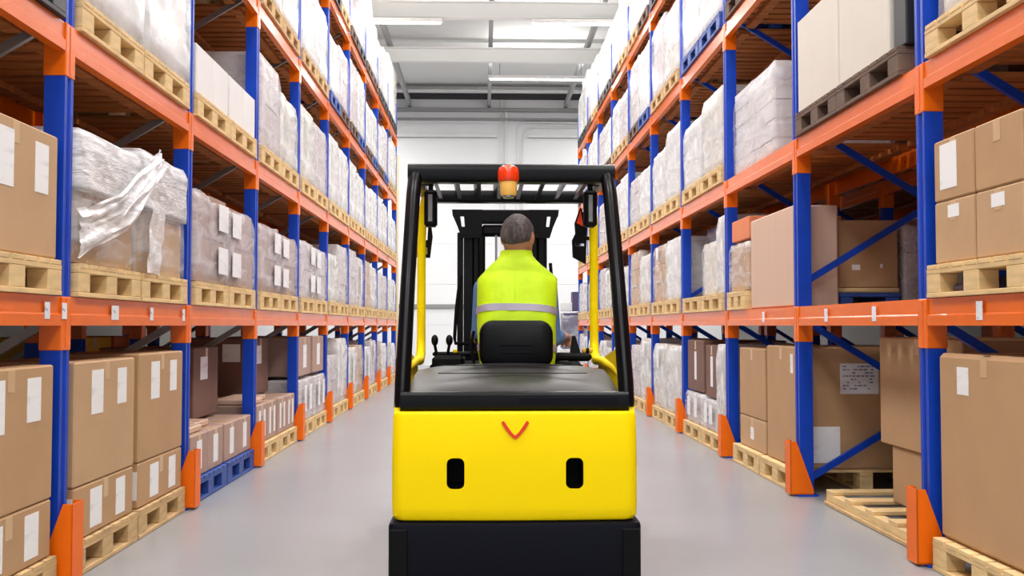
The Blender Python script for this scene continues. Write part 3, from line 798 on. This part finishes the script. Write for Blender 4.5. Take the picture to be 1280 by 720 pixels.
# counterweight: rounded plan, slightly barrelled, with two lifting slots cut into it
def plan(half, y0, y1, r, z, n=7, bulge=.012):
    pts = [(half, y1, z)]
    pts.insert(0, (-half, y1, z))
    out = [(-half, y1, z)]
    for i in range(n + 1):
        a = PI + (PI / 2) * i / n; out.append((-half + r + r * math.cos(a), y0 + r + r * math.sin(a), z))
    for i in range(1, 6):
        t = i / 6; out.append((-half + r + (2 * half - 2 * r) * t, y0 - bulge * math.sin(PI * t), z))
    for i in range(n + 1):
        a = 1.5 * PI + (PI / 2) * i / n; out.append((half - r + r * math.cos(a), y0 + r + r * math.sin(a), z))
    out.append((half, y1, z)); return out
b = MB(); rings = []
for z, hf, y0 in ((.336, .520, .03), (.343, .534, .016), (.36, .543, .006), (.40, .545, .002), (.60, .5455, .0), (.795, .542, .004), (.81, .538, .009), (.817, .530, .018)):
    rings.append(plan(hf, y0, .42, .055, z))
b.loft(rings)
body = b.build('counterweight', M['yellow'], F, 30)
cut = MB()
for x in (-.262, .262):
    cut.prism(rrect(.078, .136, .026, 6, x, .548), 1, -.2, .16)
# profile order for axis 1 is (x, z)
cm_ = bpy.data.objects.new('cutter', cut.mesh('cutter', M['black_matte'])); C.objects.link(cm_); cm_.parent = F
bpy.context.view_layer.update()
md = body.modifiers.new('b', 'BOOLEAN'); md.operation = 'DIFFERENCE'; md.object = cm_; md.solver = 'EXACT'
dg = bpy.context.evaluated_depsgraph_get(); dg.update()
me = bpy.data.meshes.new_from_object(body.evaluated_get(dg)); body.modifiers.clear(); body.data = me
if len(me.materials) == 0: me.materials.append(M['yellow'])
for p in me.polygons: p.material_index = 0
while len(me.materials) > 1: me.materials.pop()
me.polygons.foreach_set('use_smooth', [True] * len(me.polygons)); me.set_sharp_from_angle(angle=math.radians(30))
bpy.data.objects.remove(cm_)
for x in (-.262, .262):   # dark lining of the slots: open-fronted liners
    l = MB(); rg = lambda y, g: [(px, y, pz) for px, pz in rrect(.078 - g, .136 - g, .026 - g / 2, 6, x, .548)]
    l.loft([rg(.002, .002), rg(.155, .002), rg(.152, .012), rg(.005, .012)], cap=False)
    l.prism(rrect(.07, .128, .022, 6, x, .548), 1, .14, .152)
    l.build('slot_lining', M['black_matte'], F)
# red chevron mark
b = MB()
b.loft([[(x + ox, y, z + oz) for ox, oz, y in ((-.008, .0, -.0145), (.008, .0, -.0145), (.008, .0, -.009), (-.008, .0, -.009))]
        for x, z, oz in ((-.052, .773, 0), (-.043, .757, 0), (-.026, .733, 0), (-.009, .715, 0))])
b.v = []; b.f = []
def stroke(pts, wd, y0, y1):
    n = len(pts); L_, R_ = [], []
    for i in range(n):
        a, c = Vector(pts[max(i - 1, 0)]), Vector(pts[min(i + 1, n - 1)]); t = (c - a).normalized(); nn = Vector((-t.y, t.x)); p = Vector(pts[i]); ww = wd[i] if isinstance(wd, list) else wd
        L_.append(p + nn * ww / 2); R_.append(p - nn * ww / 2)
    rings = [[(l.x, y0, l.y), (r.x, y0, r.y), (r.x, y1, r.y), (l.x, y1, l.y)] for l, r in zip(L_, R_)]
    return MB().loft(rings)
V = [(-.056, .776), (-.047, .762), (-.034, .742), (-.018, .722), (-.004, .709), (.0, .7065), (.004, .709), (.018, .722), (.034, .742), (.047, .762), (.056, .776)]
stroke(V, [.012, .014, .014, .013, .013, .014, .013, .013, .014, .014, .012], -.0165, -.0085).build('chevron_mark', M['red'], F)
# bumper / ballast skirt
bm_ = MB(); rings = []
for z, hf, y0 in ((.055, .545, .0), (.062, .552, -.008), (.09, .556, -.012), (.318, .556, -.012), (.330, .552, -.008), (.334, .540, .004)):
    rings.append(plan(hf, y0, .40, .03, z, bulge=.004))
bm_.loft(rings); bump = bm_.build('bumper', M['bumper'], F, 30)
for sx in (-1, 1): MB().box((sx * .47, -.0215, .075), (sx * .548, -.012, .308), .004).build('bumper_pad', M['black_matte'], bump)
# chassis, battery compartment, floor plate
MB().box((-.50, .43, .16), (.50, 1.12, .86), .02).build('battery_compartment', M['yellow'], F)
MB().box((-.52, 1.10, .20), (.52, 1.86, .42), .02).build('chassis', M['black_matte'], F)
MB().box((-.44, 1.12, .42), (.44, 1.70, .435), .004).build('floor_mat', M['rubber'], F)
# side panels rising beside the hood
for sx in (-1, 1):
    b = MB(); pr = [(.035, .79), (.085, .90), (.17, 1.03), (.24, 1.085), (.34, 1.10), (1.22, 1.00), (1.30, .90), (1.30, .45), (.43, .45), (.40, .80)]
    b.prism(pr, 0, sx * .511, sx * .536); b.build('side_panel', M['yellow'], F)
# hood: dished black cover
hd = MB(); rows = []
for y, z, hf in ((.13, .885, .478), (.15, .905, .486), (.30, .935, .486), (.52, .975, .482), (.66, 1.000, .470), (.72, 1.000, .455), (.74, .985, .44)):
    row = []
    for i in range(13):
        t = -1 + 2 * i / 12; e = abs(t) ** 6
        row.append((t * hf, y, z - .02 * e + .006 * math.cos(t * PI) - .0))
    rows.append(row)
nv = 13; vsx = [p for r in rows for p in r]; base = [(p[0], p[1], .84) for r in rows for p in r]
fs = [(k * nv + i, k * nv + i + 1, (k + 1) * nv + i + 1, (k + 1) * nv + i) for k in range(len(rows) - 1) for i in range(nv - 1)]
N = len(vsx); fs += [tuple(N + i for i in f[::-1]) for f in fs]
edge = [i for i in range(nv)] + [k * nv + nv - 1 for k in range(1, len(rows))] + [(len(rows) - 1) * nv + i for i in range(nv - 2, -1, -1)] + [k * nv for k in range(len(rows) - 2, 0, -1)]
for a, c in zip(edge, edge[1:] + edge[:1]): fs.append((a, c, N + c, N + a))
hood = MB().add(vsx + base, fs).build('hood', M['hood'], F, 40)
for y, z in ((.40, .9665), (.585, .9975)):
    MB().box((-.36, y - .006, z), (.36, y + .006, z + .004), .002).build('hood_rib', M['black_matte'], hood)
MB().box((-.47, .72, .84), (.47, 1.08, .895), .01).build('seat_deck', M['black_matte'], F)
# overhead guard: rear cross member, leaning rear posts, roof
b = MB()
b.loft([[(sx, y, z) for y, z in rrect(.075, .082, .018, 4, .075, .862)] for sx in (-.508, .508)]); b.build('rear_cross_member', M['black'], F, 30)
MB().box((.02, .0345, .848), (.46, .0372, .876), .001).build('name_strip', M['bumper'], F)
for sx in (-1, 1):
    pts = [(sx * .505, .075, .83), (sx * .503, .10, .95), (sx * .496, .30, 1.42), (sx * .488, .50, 1.84), (sx * .483, .555, 1.93), (sx * .476, .60, 1.965)]
    MB().tube(pts, [.036, .036, .035, .035, .036, .036], 14).build('rear_post', M['black'], F, 50)
rp = rrect(.11, .095, .03, 5, .60, 1.962)
MB().loft([[(sx, y, z) for y, z in rp] for sx in (-.52, -.50, -.2, .2, .50, .52)]).build('roof_rear_bar', M['black'], F, 40)
fp = rrect(.09, .07, .02, 4, 1.36, 1.945)
MB().loft([[(sx, y, z) for y, z in fp] for sx in (-.47, .47)]).build('roof_front_bar', M['black'], F, 40)
for sx in (-1, 1):
    MB().box((sx * .455, .60, 1.93), (sx * .505, 1.38, 1.985), .012).build('roof_side_rail', M['black'], F)
for i in range(8):
    x = -.385 + .11 * i
    MB().prism([(x - .011, 1.925), (x + .011, 1.925), (x + .02 * (1 if i > 3 else -1) + .008, 1.985), (x + .02 * (1 if i > 3 else -1) - .012, 1.985)], 1, .63, 1.34).build('roof_bar', M['black'], F)
# front pillars, yellow, sweeping back over the side panels
for sx in (-1, 1):
    pts = [(sx * .455, 1.20, 1.935), (sx * .475, 1.28, 1.91), (sx * .497, 1.35, 1.80), (sx * .500, 1.36, 1.66), (sx * .500, 1.36, 1.15), (sx * .500, 1.34, 1.04), (sx * .502, 1.26, 1.0),
           (sx * .508, 1.0, 1.005), (sx * .520, .60, .985), (sx * .525, .42, .96)]
    MB().tube(pts, [.022, .027, .027, .025, .025, .027, .027, .024, .02, .018], 12).build('front_pillar', M['yellow'], F, 60)
# work lights under the roof corners, mirrors on the pillars
for sx in (-1, 1):
    wl = MB().box((sx * .415 - .033, .72, 1.71), (sx * .415 + .033, .80, 1.90), .012).box((sx * .415 - .012, .74, 1.895), (sx * .415 + .012, .77, 1.935)).box((sx * .40, .74, 1.925), (sx * .46, .77, 1.945)).build('work_light', M['black_matte'], F)
    MB().box((sx * .415 - .012, .7165, 1.735), (sx * .415 + .010, .7205, 1.875), .003).build('light_lens', M['steel_grey'], wl)
mi = MB().box((-.50, 1.39, 1.63), (-.48, 1.43, 1.65)).prism([(-.535, 1.60), (-.455, 1.595), (-.44, 1.72), (-.45, 1.80), (-.465, 1.80), (-.47, 1.70), (-.53, 1.67)], 1, 1.42, 1.455).build('mirror', M['black_matte'], F)
MB().box((-.52, 1.417, 1.615), (-.47, 1.4195, 1.655), .002).build('mirror_glass', M['mirror'], mi)
mi = MB().box((.455, 1.40, 1.70), (.495, 1.44, 1.72)).prism([(.385, 1.60), (.46, 1.56), (.47, 1.80), (.43, 1.90), (.395, 1.80), (.40, 1.74), (.38, 1.70)], 1, 1.42, 1.455).build('mirror', M['black_matte'], F)
MB().box((.40, 1.417, 1.665), (.45, 1.4195, 1.68), .001).build('mirror_glass', M['mirror'], mi)
MB().prism([(.405, 1.80), (.445, 1.78), (.43, 1.88)], 1, 1.412, 1.4195).build('indicator', M['beacon'], mi)
# beacon on the rear bar
bc = MB(); prof = [(.034, .0), (.038, .01), (.041, .055), (.044, .06), (.048, .075), (.047, .12), (.043, .138), (.030, .15), (.010, .155)]
def lathe(prof, c, n=20):
    return MB().loft([[(c[0] + r * math.cos(2 * PI * i / n), c[1] + r * math.sin(2 * PI * i / n), c[2] + z) for i in range(n)] for r, z in prof])
bx = -.018; by = .49
be = lathe([(.036, .0), (.041, .008), (.044, .055), (.044, .07)], (bx, by, 1.838)).build('beacon', M['beacon_y'], F, 50)
lathe([(.049, .071), (.053, .08), (.053, .118), (.047, .138), (.030, .150), (.010, .154)], (bx, by, 1.838)).build('beacon_lens', M['beacon'], be, 50)
lathe([(.024, -.012), (.030, -.006), (.030, .0)], (bx, by, 1.838)).build('beacon_base', M['chrome'], be, 50)
MB().box((bx - .02, by + .035, 1.90), (bx + .02, by + .075, 1.93), .004).build('beacon_bracket', M['black_matte'], be)
# mast
mt = MB()
for sx in (-1, 1):
    xo = sx * .235
    o_ = MB().box((xo - .048 + sx * .028, 2.02, .06), (xo - .010 + sx * .028, 2.12, 1.80), .004).box((xo - .035, 2.03, .06), (xo + .035, 2.05, 1.80), .003).build('mast_rail', M['black'], F)
    MB().box((sx * .195 - .022, 2.03, .08), (sx * .195 + .022, 2.13, 1.90), .004).build('inner_rail', M['black'], F)
    MB().tube([(sx * .152, 2.00, .2), (sx * .152, 2.00, 1.78)], .022, 12).build('lift_cylinder', M['black'], F)
    p = [(sx * .34, 1.945), (sx * .345, 1.90), (sx * .295, 1.80), (sx * .285, 1.76), (sx * .15, 1.76), (sx * .15, 1.945)]
    hole = [(sx * .262, 1.835), (sx * .282, 1.835), (sx * .292, 1.90), (sx * .268, 1.90)]
    # flange plate with an opening: built from strips around the hole
    fl = MB()
    fl.prism([(sx * .345, 1.945), (sx * .15, 1.945), (sx * .15, 1.902), (sx * .34, 1.902)], 1, 1.985, 2.01)
    fl.prism([(sx * .338, 1.903), (sx * .292, 1.903), (sx * .282, 1.833), (sx * .308, 1.833)], 1, 1.985, 2.01)
    fl.prism([(sx * .268, 1.903), (sx * .15, 1.903), (sx * .15, 1.833), (sx * .262, 1.833)], 1, 1.985, 2.01)
    fl.prism([(sx * .308, 1.834), (sx * .15, 1.834), (sx * .15, 1.762), (sx * .285, 1.762)], 1, 1.985, 2.01)
    fl.build('mast_flange', M['black_matte'], F)
MB().box((-.16, 1.99, 1.86), (.16, 2.10, 1.945), .006).box((-.16, 2.00, 1.775), (.16, 2.08, 1.85), .02).build('mast_crosshead', M['black_matte'], F)
MB().box((-.20, 2.06, .55), (.20, 2.10, .66), .006).build('mast_tie', M['black_matte'], F)
MB().tube([(-.29, 2.0, 1.52), (-.315, 1.96, 1.30), (-.325, 1.95, 1.12), (-.32, 1.96, 1.085), (-.24, 2.0, 1.08)], .011, 8).build('hydraulic_hose', M['black_matte'], F)
MB().tube([(.29, 2.0, 1.6), (.31, 1.96, 1.3), (.29, 2.0, 1.0)], .011, 8).build('hydraulic_hose', M['black_matte'], F)
for x in (-.06, .0): MB().tube([(x, 2.02, 1.80), (x, 2.02, .5)], .009, 6).build('lift_chain', M['steel_grey'], F)
cr = MB().box((-.48, 2.16, .40), (.48, 2.20, .50), .004).box((-.48, 2.16, .08), (.48, 2.20, .18), .004)
for x in (-.3, 0, .3): cr.box((x - .03, 2.165, .17), (x + .03, 2.195, .42))
cr.build('fork_carriage', M['black_matte'], F)
for sx in (-1, 1):
    MB().prism([(2.205, .52), (2.25, .52), (2.25, .10), (3.25, .075), (3.25, .06), (2.205, .06)], 0, sx * .26 - .05, sx * .26 + .05).build('fork', M['black_matte'], F)
# cowl, console, levers
cw = MB().box((-.47, 1.70, .42), (.47, 1.86, .98), .03).build('front_cowl', M['black_matte'], F)
cs = MB().box((-.43, 1.18, .45), (-.25, 1.62, 1.03), .02).box((-.43, 1.24, 1.025), (-.18, 1.34, 1.048), .008).build('control_console', M['black_matte'], F)
for x, y, dx in ((-.405, 1.22, -.01), (-.345, 1.22, .012)):
    lv = MB().tube([(x, y + .03, 1.03), (x + dx, y, 1.09)], .009, 8).build('lever', M['black_matte'], cs)
    MB().ball((x + dx, y - .003, 1.115), (.020, .02, .032)).build('lever_knob', M['black'], lv)
MB().ball((-.30, 1.24, 1.052), (.014, .014, .012)).build('button', M['yellow'], cs)
ar = MB().box((.25, .90, .88), (.34, 1.22, 1.005), .02).box((.23, 1.10, 1.00), (.46, 1.30, 1.045), .015).build('armrest', M['black_matte'], F)
MB().loft([[(.345, 1.12, 1.044), (.40, 1.12, 1.044), (.40, 1.20, 1.044), (.345, 1.20, 1.044)], [(.355, 1.14, 1.14), (.372, 1.14, 1.14), (.372, 1.17, 1.14), (.355, 1.17, 1.14)]]).build('joystick', M['black_matte'], ar)
for x, mm_ in ((.42, 'card_yel'), (.44, 'black_matte'), (.455, 'card_yel')): MB().ball((x, 1.14, 1.058), (.014, .014, .016)).build('button', M[mm_], ar)
# steering column and wheel
st = MB().tube([(-.02, 1.74, .80), (-.02, 1.575, 1.11)], .03, 10).build('steering_column', M['black_matte'], F)
WC = Vector((-.02, 1.56, 1.13)); tilt = math.radians(-35)
def wheel_pt(a, r, lift=0): return WC + Vector((r * math.cos(a), r * math.sin(a) * math.cos(tilt) - lift * math.sin(tilt) * -1 * 0, -r * math.sin(a) * math.sin(tilt) * 1 + lift))
MB().tube([wheel_pt(2 * PI * i / 32, .165) for i in range(33)], .013, 8, cap=False).build('steering_wheel', M['black'], F, 60)
sp = MB()
for a in (0.5, 2.64, 4.71): sp.tube([WC, wheel_pt(a, .16)], .010, 6)
sp.ball(WC, (.035, .035, .02)); sp.build('wheel_spokes', M['black'], F)
# seat
sb = MB(); rings = []
pr = rrect(.385, .25, .07, 6, .03, 1.10)
for y, g in ((.752, .02), (.762, .004), (.785, 0), (.815, .004), (.825, .02)):
    rings.append([(cx + (.03 - cx) * g / .19, y + (pz - 1.10) * .06, pz + (1.10 - pz) * g / .12) for cx, pz in pr])
sbk = sb.loft(rings).build('seat_back', M['vinyl'], F, 50)
for z in (1.098, 1.058): MB().box((-.055, .7455, z - .004), (.115, .752, z + .004), .002).build('seat_groove', M['steel_grey'] if 0 else M['bumper'], sbk)
MB().box((-.19, .83, .896), (.25, 1.20, .938), .018).build('seat_cushion', M['vinyl'], F)
MB().tube([(-.18, .80, .94), (-.205, .775, 1.10), (-.19, .77, 1.17)], .008, 8).build('seat_belt', M['black_matte'], F)
# wheels
for sx in (-1, 1):
    for y, r in ((.52, .215), (1.62, .26)):
        x0_, x1_ = sx * .30 if y < 1 else sx * .40, sx * .47 if y < 1 else sx * .56
        if y > 1: x0_, x1_ = sx * .525, sx * .66
        if y < 1: x0_, x1_ = sx * .505, sx * .56
        wh = MB().loft([[(x, y + rr * math.cos(2 * PI * i / 28), r + rr * math.sin(2 * PI * i / 28)) for i in range(28)] for x, rr in ((x0_, r * .93), (x0_ + sx * .012, r), (x1_ - sx * .012, r), (x1_, r * .93), (x1_, r * .6))]).build('wheel', M['rubber'], F, 40)
        MB().loft([[(x, y + rr * math.cos(2 * PI * i / 20), r + rr * math.sin(2 * PI * i / 20)) for i in range(20)] for x, rr in ((x1_ - sx * .01, r * .58), (x1_ + sx * .006, r * .55), (x1_ + sx * .008, r * .2))]).build('wheel_hub', M['yellow'], wh, 40)

# ------------------------------------------------------------------ driver
DX = FX + .040; DY = FY
def D(x, y, z): return Vector((DX + x, DY + y, z))
pb = MB()
def ring(z, cx, cy, rx, ry, n=28, e=3.0):
    out = []
    for i in range(n):
        a = 2 * PI * i / n; c, s_ = math.cos(a), math.sin(a)
        out.append(D(cx + rx * math.copysign(abs(c) ** (2 / e), c), cy + ry * math.copysign(abs(s_) ** (2 / e), s_), z))
    return out
lean = lambda z: .99 + (z - .95) * .13
VR = [(.965, .195, .125), (1.05, .206, .128), (1.20, .212, .128), (1.34, .218, .124), (1.42, .220, .116), (1.455, .219, .110), (1.472, .206, .104), (1.503, .172, .097), (1.533, .138, .090), (1.562, .108, .085)]
pb.loft([ring(z, 0, lean(z), rx - .016, ry - .016) for z, rx, ry in VR])
pb.ball(D(0, .99, 1.02), (.165, .12, .068))
pb.capsule(D(0, lean(1.53), 1.53), D(.004, 1.075, 1.65), .066, .062, 16)
# head turned a little to the right
hc = D(.008, 1.085, 1.692); ry_ = Matrix.Rotation(math.radians(-24), 4, 'Z') @ Matrix.Rotation(math.radians(4), 4, 'X')
HS = 1.13
H = lambda x, y, z: hc + ry_ @ Vector((x, y, z)) * HS
pb.ball(hc, (.086, .106, .112), 24, 16, ry_)                     # skull
pb.ball(H(0, .035, -.045), (.066, .070, .084), 18, 12, ry_)      # jaw
pb.ball(H(0, .070, -.088), (.030, .024, .024), 12, 8, ry_)       # chin
pb.capsule(H(0, .086, .010), H(0, .099, -.022), .009, .0135)      # nose
pb.ball(H(0, .080, .022), (.046, .014, .010), 12, 8, ry_)         # brow
pb.capsule(H(-.018, .083, -.058), H(.018, .083, -.058), .008, .008)  # lips
for sx in (-1, 1):
    pb.ball(H(sx * .078, -.004, -.008), (.011, .023, .036), 12, 10, ry_)   # ears
    pb.ball(H(sx * .030, .079, .004), (.014, .010, .008), 10, 8, ry_)      # eyelids
    pb.ball(H(sx * .04, .07, -.028), (.022, .02, .02), 10, 8, ry_)         # cheeks
ARM = {}
for sx, sh, el, wr in ((-1, (-.182, 1.085, 1.405), (-.203, 1.14, 1.165), (-.215, 1.43, 1.16)), (1, (.172, 1.085, 1.405), (.222, 1.02, 1.14), (.262, 1.10, 1.165))):
    if sx == 1: wr = (.258, 1.28, 1.135); el = (.205, 1.10, 1.125)
    a, e, w_ = D(*sh), D(*el), D(*wr)
    ARM[sx] = (a, e, w_)
    pb.capsule(a, e, .052, .040); pb.capsule(e, w_, .039, .027)
    # hand: palm and five curled fingers, the palm facing down
    t = (w_ - e).normalized(); side = Vector((0, 0, 1)).cross(t).normalized(); up = t.cross(side)
    pc = w_ + t * .05
    pb.capsule(w_ + t * .012, w_ + t * .075, .024, .028)
    for q, (off, l1, l2) in enumerate(((-.032, .036, .026), (-.011, .042, .030), (.011, .040, .028), (.031, .033, .022))):
        k0 = w_ + t * .082 + side * off; k1 = k0 + (t * .8 - up * .45).normalized() * l1; k2 = k1 + (t * .1 - up * 1).normalized() * l2; k3 = k2 + (-t * .7 - up * .6).normalized() * (l2 * .75)
        pb.capsule(w_ + t * .05 + side * off * .7, k0, .0125, .0105, 8)
        pb.capsule(k0, k1, .0100, .0092, 8); pb.capsule(k1, k2, .0092, .0085, 8); pb.capsule(k2, k3, .0085, .0075, 8)
    th = -sx
    k0 = w_ + t * .03 + side * (.026 * -th * -1) * 1
    inner = side * (1 if side.x * -sx > 0 else -1)
    k0 = w_ + t * .028 + inner * .022; k1 = k0 + (t * .6 + inner * .7 - up * .3).normalized() * .042; k2 = k1 + (t * .8 - up * .5 + inner * .1).normalized() * .032
    pb.capsule(k0, k1, .0135, .0105, 8); pb.capsule(k1, k2, .0105, .0085, 8)
# legs
LEG = {}
for sx in (-1, 1):
    hp, kn, an = D(sx * .095, 1.04, 1.038), D(sx * .125, 1.37, .995), D(sx * .12, 1.45, .535)
    LEG[sx] = (hp, kn, an)
    pb.capsule(hp, kn, .075, .055, 16); pb.capsule(kn, an, .054, .036, 14)
    pb.capsule(an + Vector((0, -.02, -.045)), an + Vector((0, .14, -.055)), .034, .030, 12)
body = pb.build('person', M['skin'], None, 0)
bake(body, [('REMESH', dict(mode='VOXEL', voxel_size=.006)), ('SMOOTH', dict(factor=.5, iterations=3))])
tag(body, 'person seen from behind in neon yellow vest, seated at the forklift wheel', 'person')
# clothing and hair
vr = []
for z, rx, ry in VR: vr.append(ring(z, 0, lean(z), rx, ry, 48))
col = [(1.585, .092, .082), (1.612, .085, .080)]
for z, rx, ry in col: vr.append(ring(z, 0, lean(z) + .004, rx, ry, 48, 2.2))
for z, rx, ry in ((1.613, .080, .075), (1.58, .076, .072)): vr.append(ring(z, 0, lean(z) + .004, rx, ry, 48, 2.2))
vest = MB().loft(vr, cap=False)
vest = vest.build('safety_vest', M['vest'], body, 60)
for v in vest.data.vertices:      # creases in the cloth
    p = v.co; q = Vector((p.x * 7, p.y * 5, p.z * 3.2 + p.x * 4))
    if p.z < 1.56:
        d = noise.noise(q) * .013 + noise.noise(q * 2.4) * .006
        n_ = Vector((p.x - DX, (p.y - DY - lean(p.z)) * 1.6, 0)).normalized(); v.co = p + n_ * (d + .002)
def vest_pt(z, a, off):
    for (z0, x0, y0), (z1, x1, y1) in zip(VR, VR[1:]):
        if z0 <= z <= z1: t = (z - z0) / (z1 - z0); rx, ry = x0 + (x1 - x0) * t, y0 + (y1 - y0) * t; break
    else: rx, ry = VR[0][1:]
    c, s_ = math.cos(a), math.sin(a); e = 3.0
    p = D((rx + off) * math.copysign(abs(c) ** (2 / e), c), lean(z) + (ry + off) * math.copysign(abs(s_) ** (2 / e), s_), z)
    q = Vector((p.x * 7, p.y * 5, p.z * 3.2 + p.x * 4)); d = noise.noise(q) * .013 + noise.noise(q * 2.4) * .006
    n_ = Vector((p.x - DX, (p.y - DY - lean(p.z)) * 1.6, 0)).normalized(); return p + n_ * (d + .002)
for zc in (1.272, 1.07):
    rg = [[vest_pt(zc + dz - .028 * math.sin(a_) - .006 * math.cos(a_), a_, off) for dz, off in ((-.019, .001), (-.019, .005), (.019, .005), (.019, .001))] for a_ in [2 * PI * i / 72 for i in range(73)]]
    MB().loft(rg, cap=False).build('reflective_band', M['reflect'], vest, 40)
MB().tube([D(-.014, lean(z) - ry - .006, z) for z, ry in ((1.56, .078), (1.52, .086), (1.46, .106), (1.40, .118), (1.345, .124))], .0022, 6).build('back_seam', M['vest'], vest)
for sx in (-1, 1):
    a, e, w_ = ARM[sx]
    m_ = e.lerp(w_, .72)
    sl = MB().capsule(a, e, .056, .046, 18).capsule(e, m_, .048, .038, 16)
    sl = sl.build('shirt_sleeve', M['shirt'], body, 0)
    bake(sl, [('REMESH', dict(mode='VOXEL', voxel_size=.008)), ('SMOOTH', dict(factor=.5, iterations=3))])
    cf = e.lerp(w_, .74); d_ = (w_ - e).normalized()
    MB().tube([cf - d_ * .03, cf + d_ * .012], .042, 16).build('shirt_cuff', M['shirt'], sl)
tr = MB()
for sx in (-1, 1):
    hp, kn, an = LEG[sx]
    tr.capsule(hp, kn, .088, .066, 18); tr.capsule(kn, an + Vector((0, 0, .02)), .066, .055, 16)
tr.ball(D(0, .99, 1.005), (.182, .140, .058), 20, 12)
trs = tr.build('trousers', M['trousers'], body, 0)
bake(trs, [('REMESH', dict(mode='VOXEL', voxel_size=.009)), ('SMOOTH', dict(factor=.5, iterations=3))])
for sx in (-1, 1):
    an = LEG[sx][2]
    MB().capsule(an + Vector((0, -.025, -.048)), an + Vector((0, .15, -.055)), .045, .040, 14).build('shoe', M['black_matte'], body)
# hair: cap that follows the skull, cut above the nape and ears
hb = MB(); rows = []
nA, nE = 36, 14
for j in range(nE + 1):
    row = []
    for i in range(nA):
        a = 2 * PI * i / nA                     # 0 = right ear side, -90 deg = back of the head
        x, y = math.cos(a), math.sin(a)
        back = max(0, -y); front = max(0, y)
        emax = math.radians(88 + 24 * back ** .7 - 42 * front ** 1.2 + 4 * abs(x) ** 8 * 2)
        e = emax * j / nE
        r = 1.0 + (.075 if j < nE else .0) + noise.noise(Vector((x * 5, y * 5, j * .45))) * .028
        if j == nE - 1: r = 1.06
        row.append(H(.0765 * r * math.sin(e) * x, .0945 * r * math.sin(e) * y, .103 * (r + .01) * math.cos(e)))
    rows.append(row)
hb.loft(rows, cap=False)
hb.build('hair', M['hair'], body, 80)
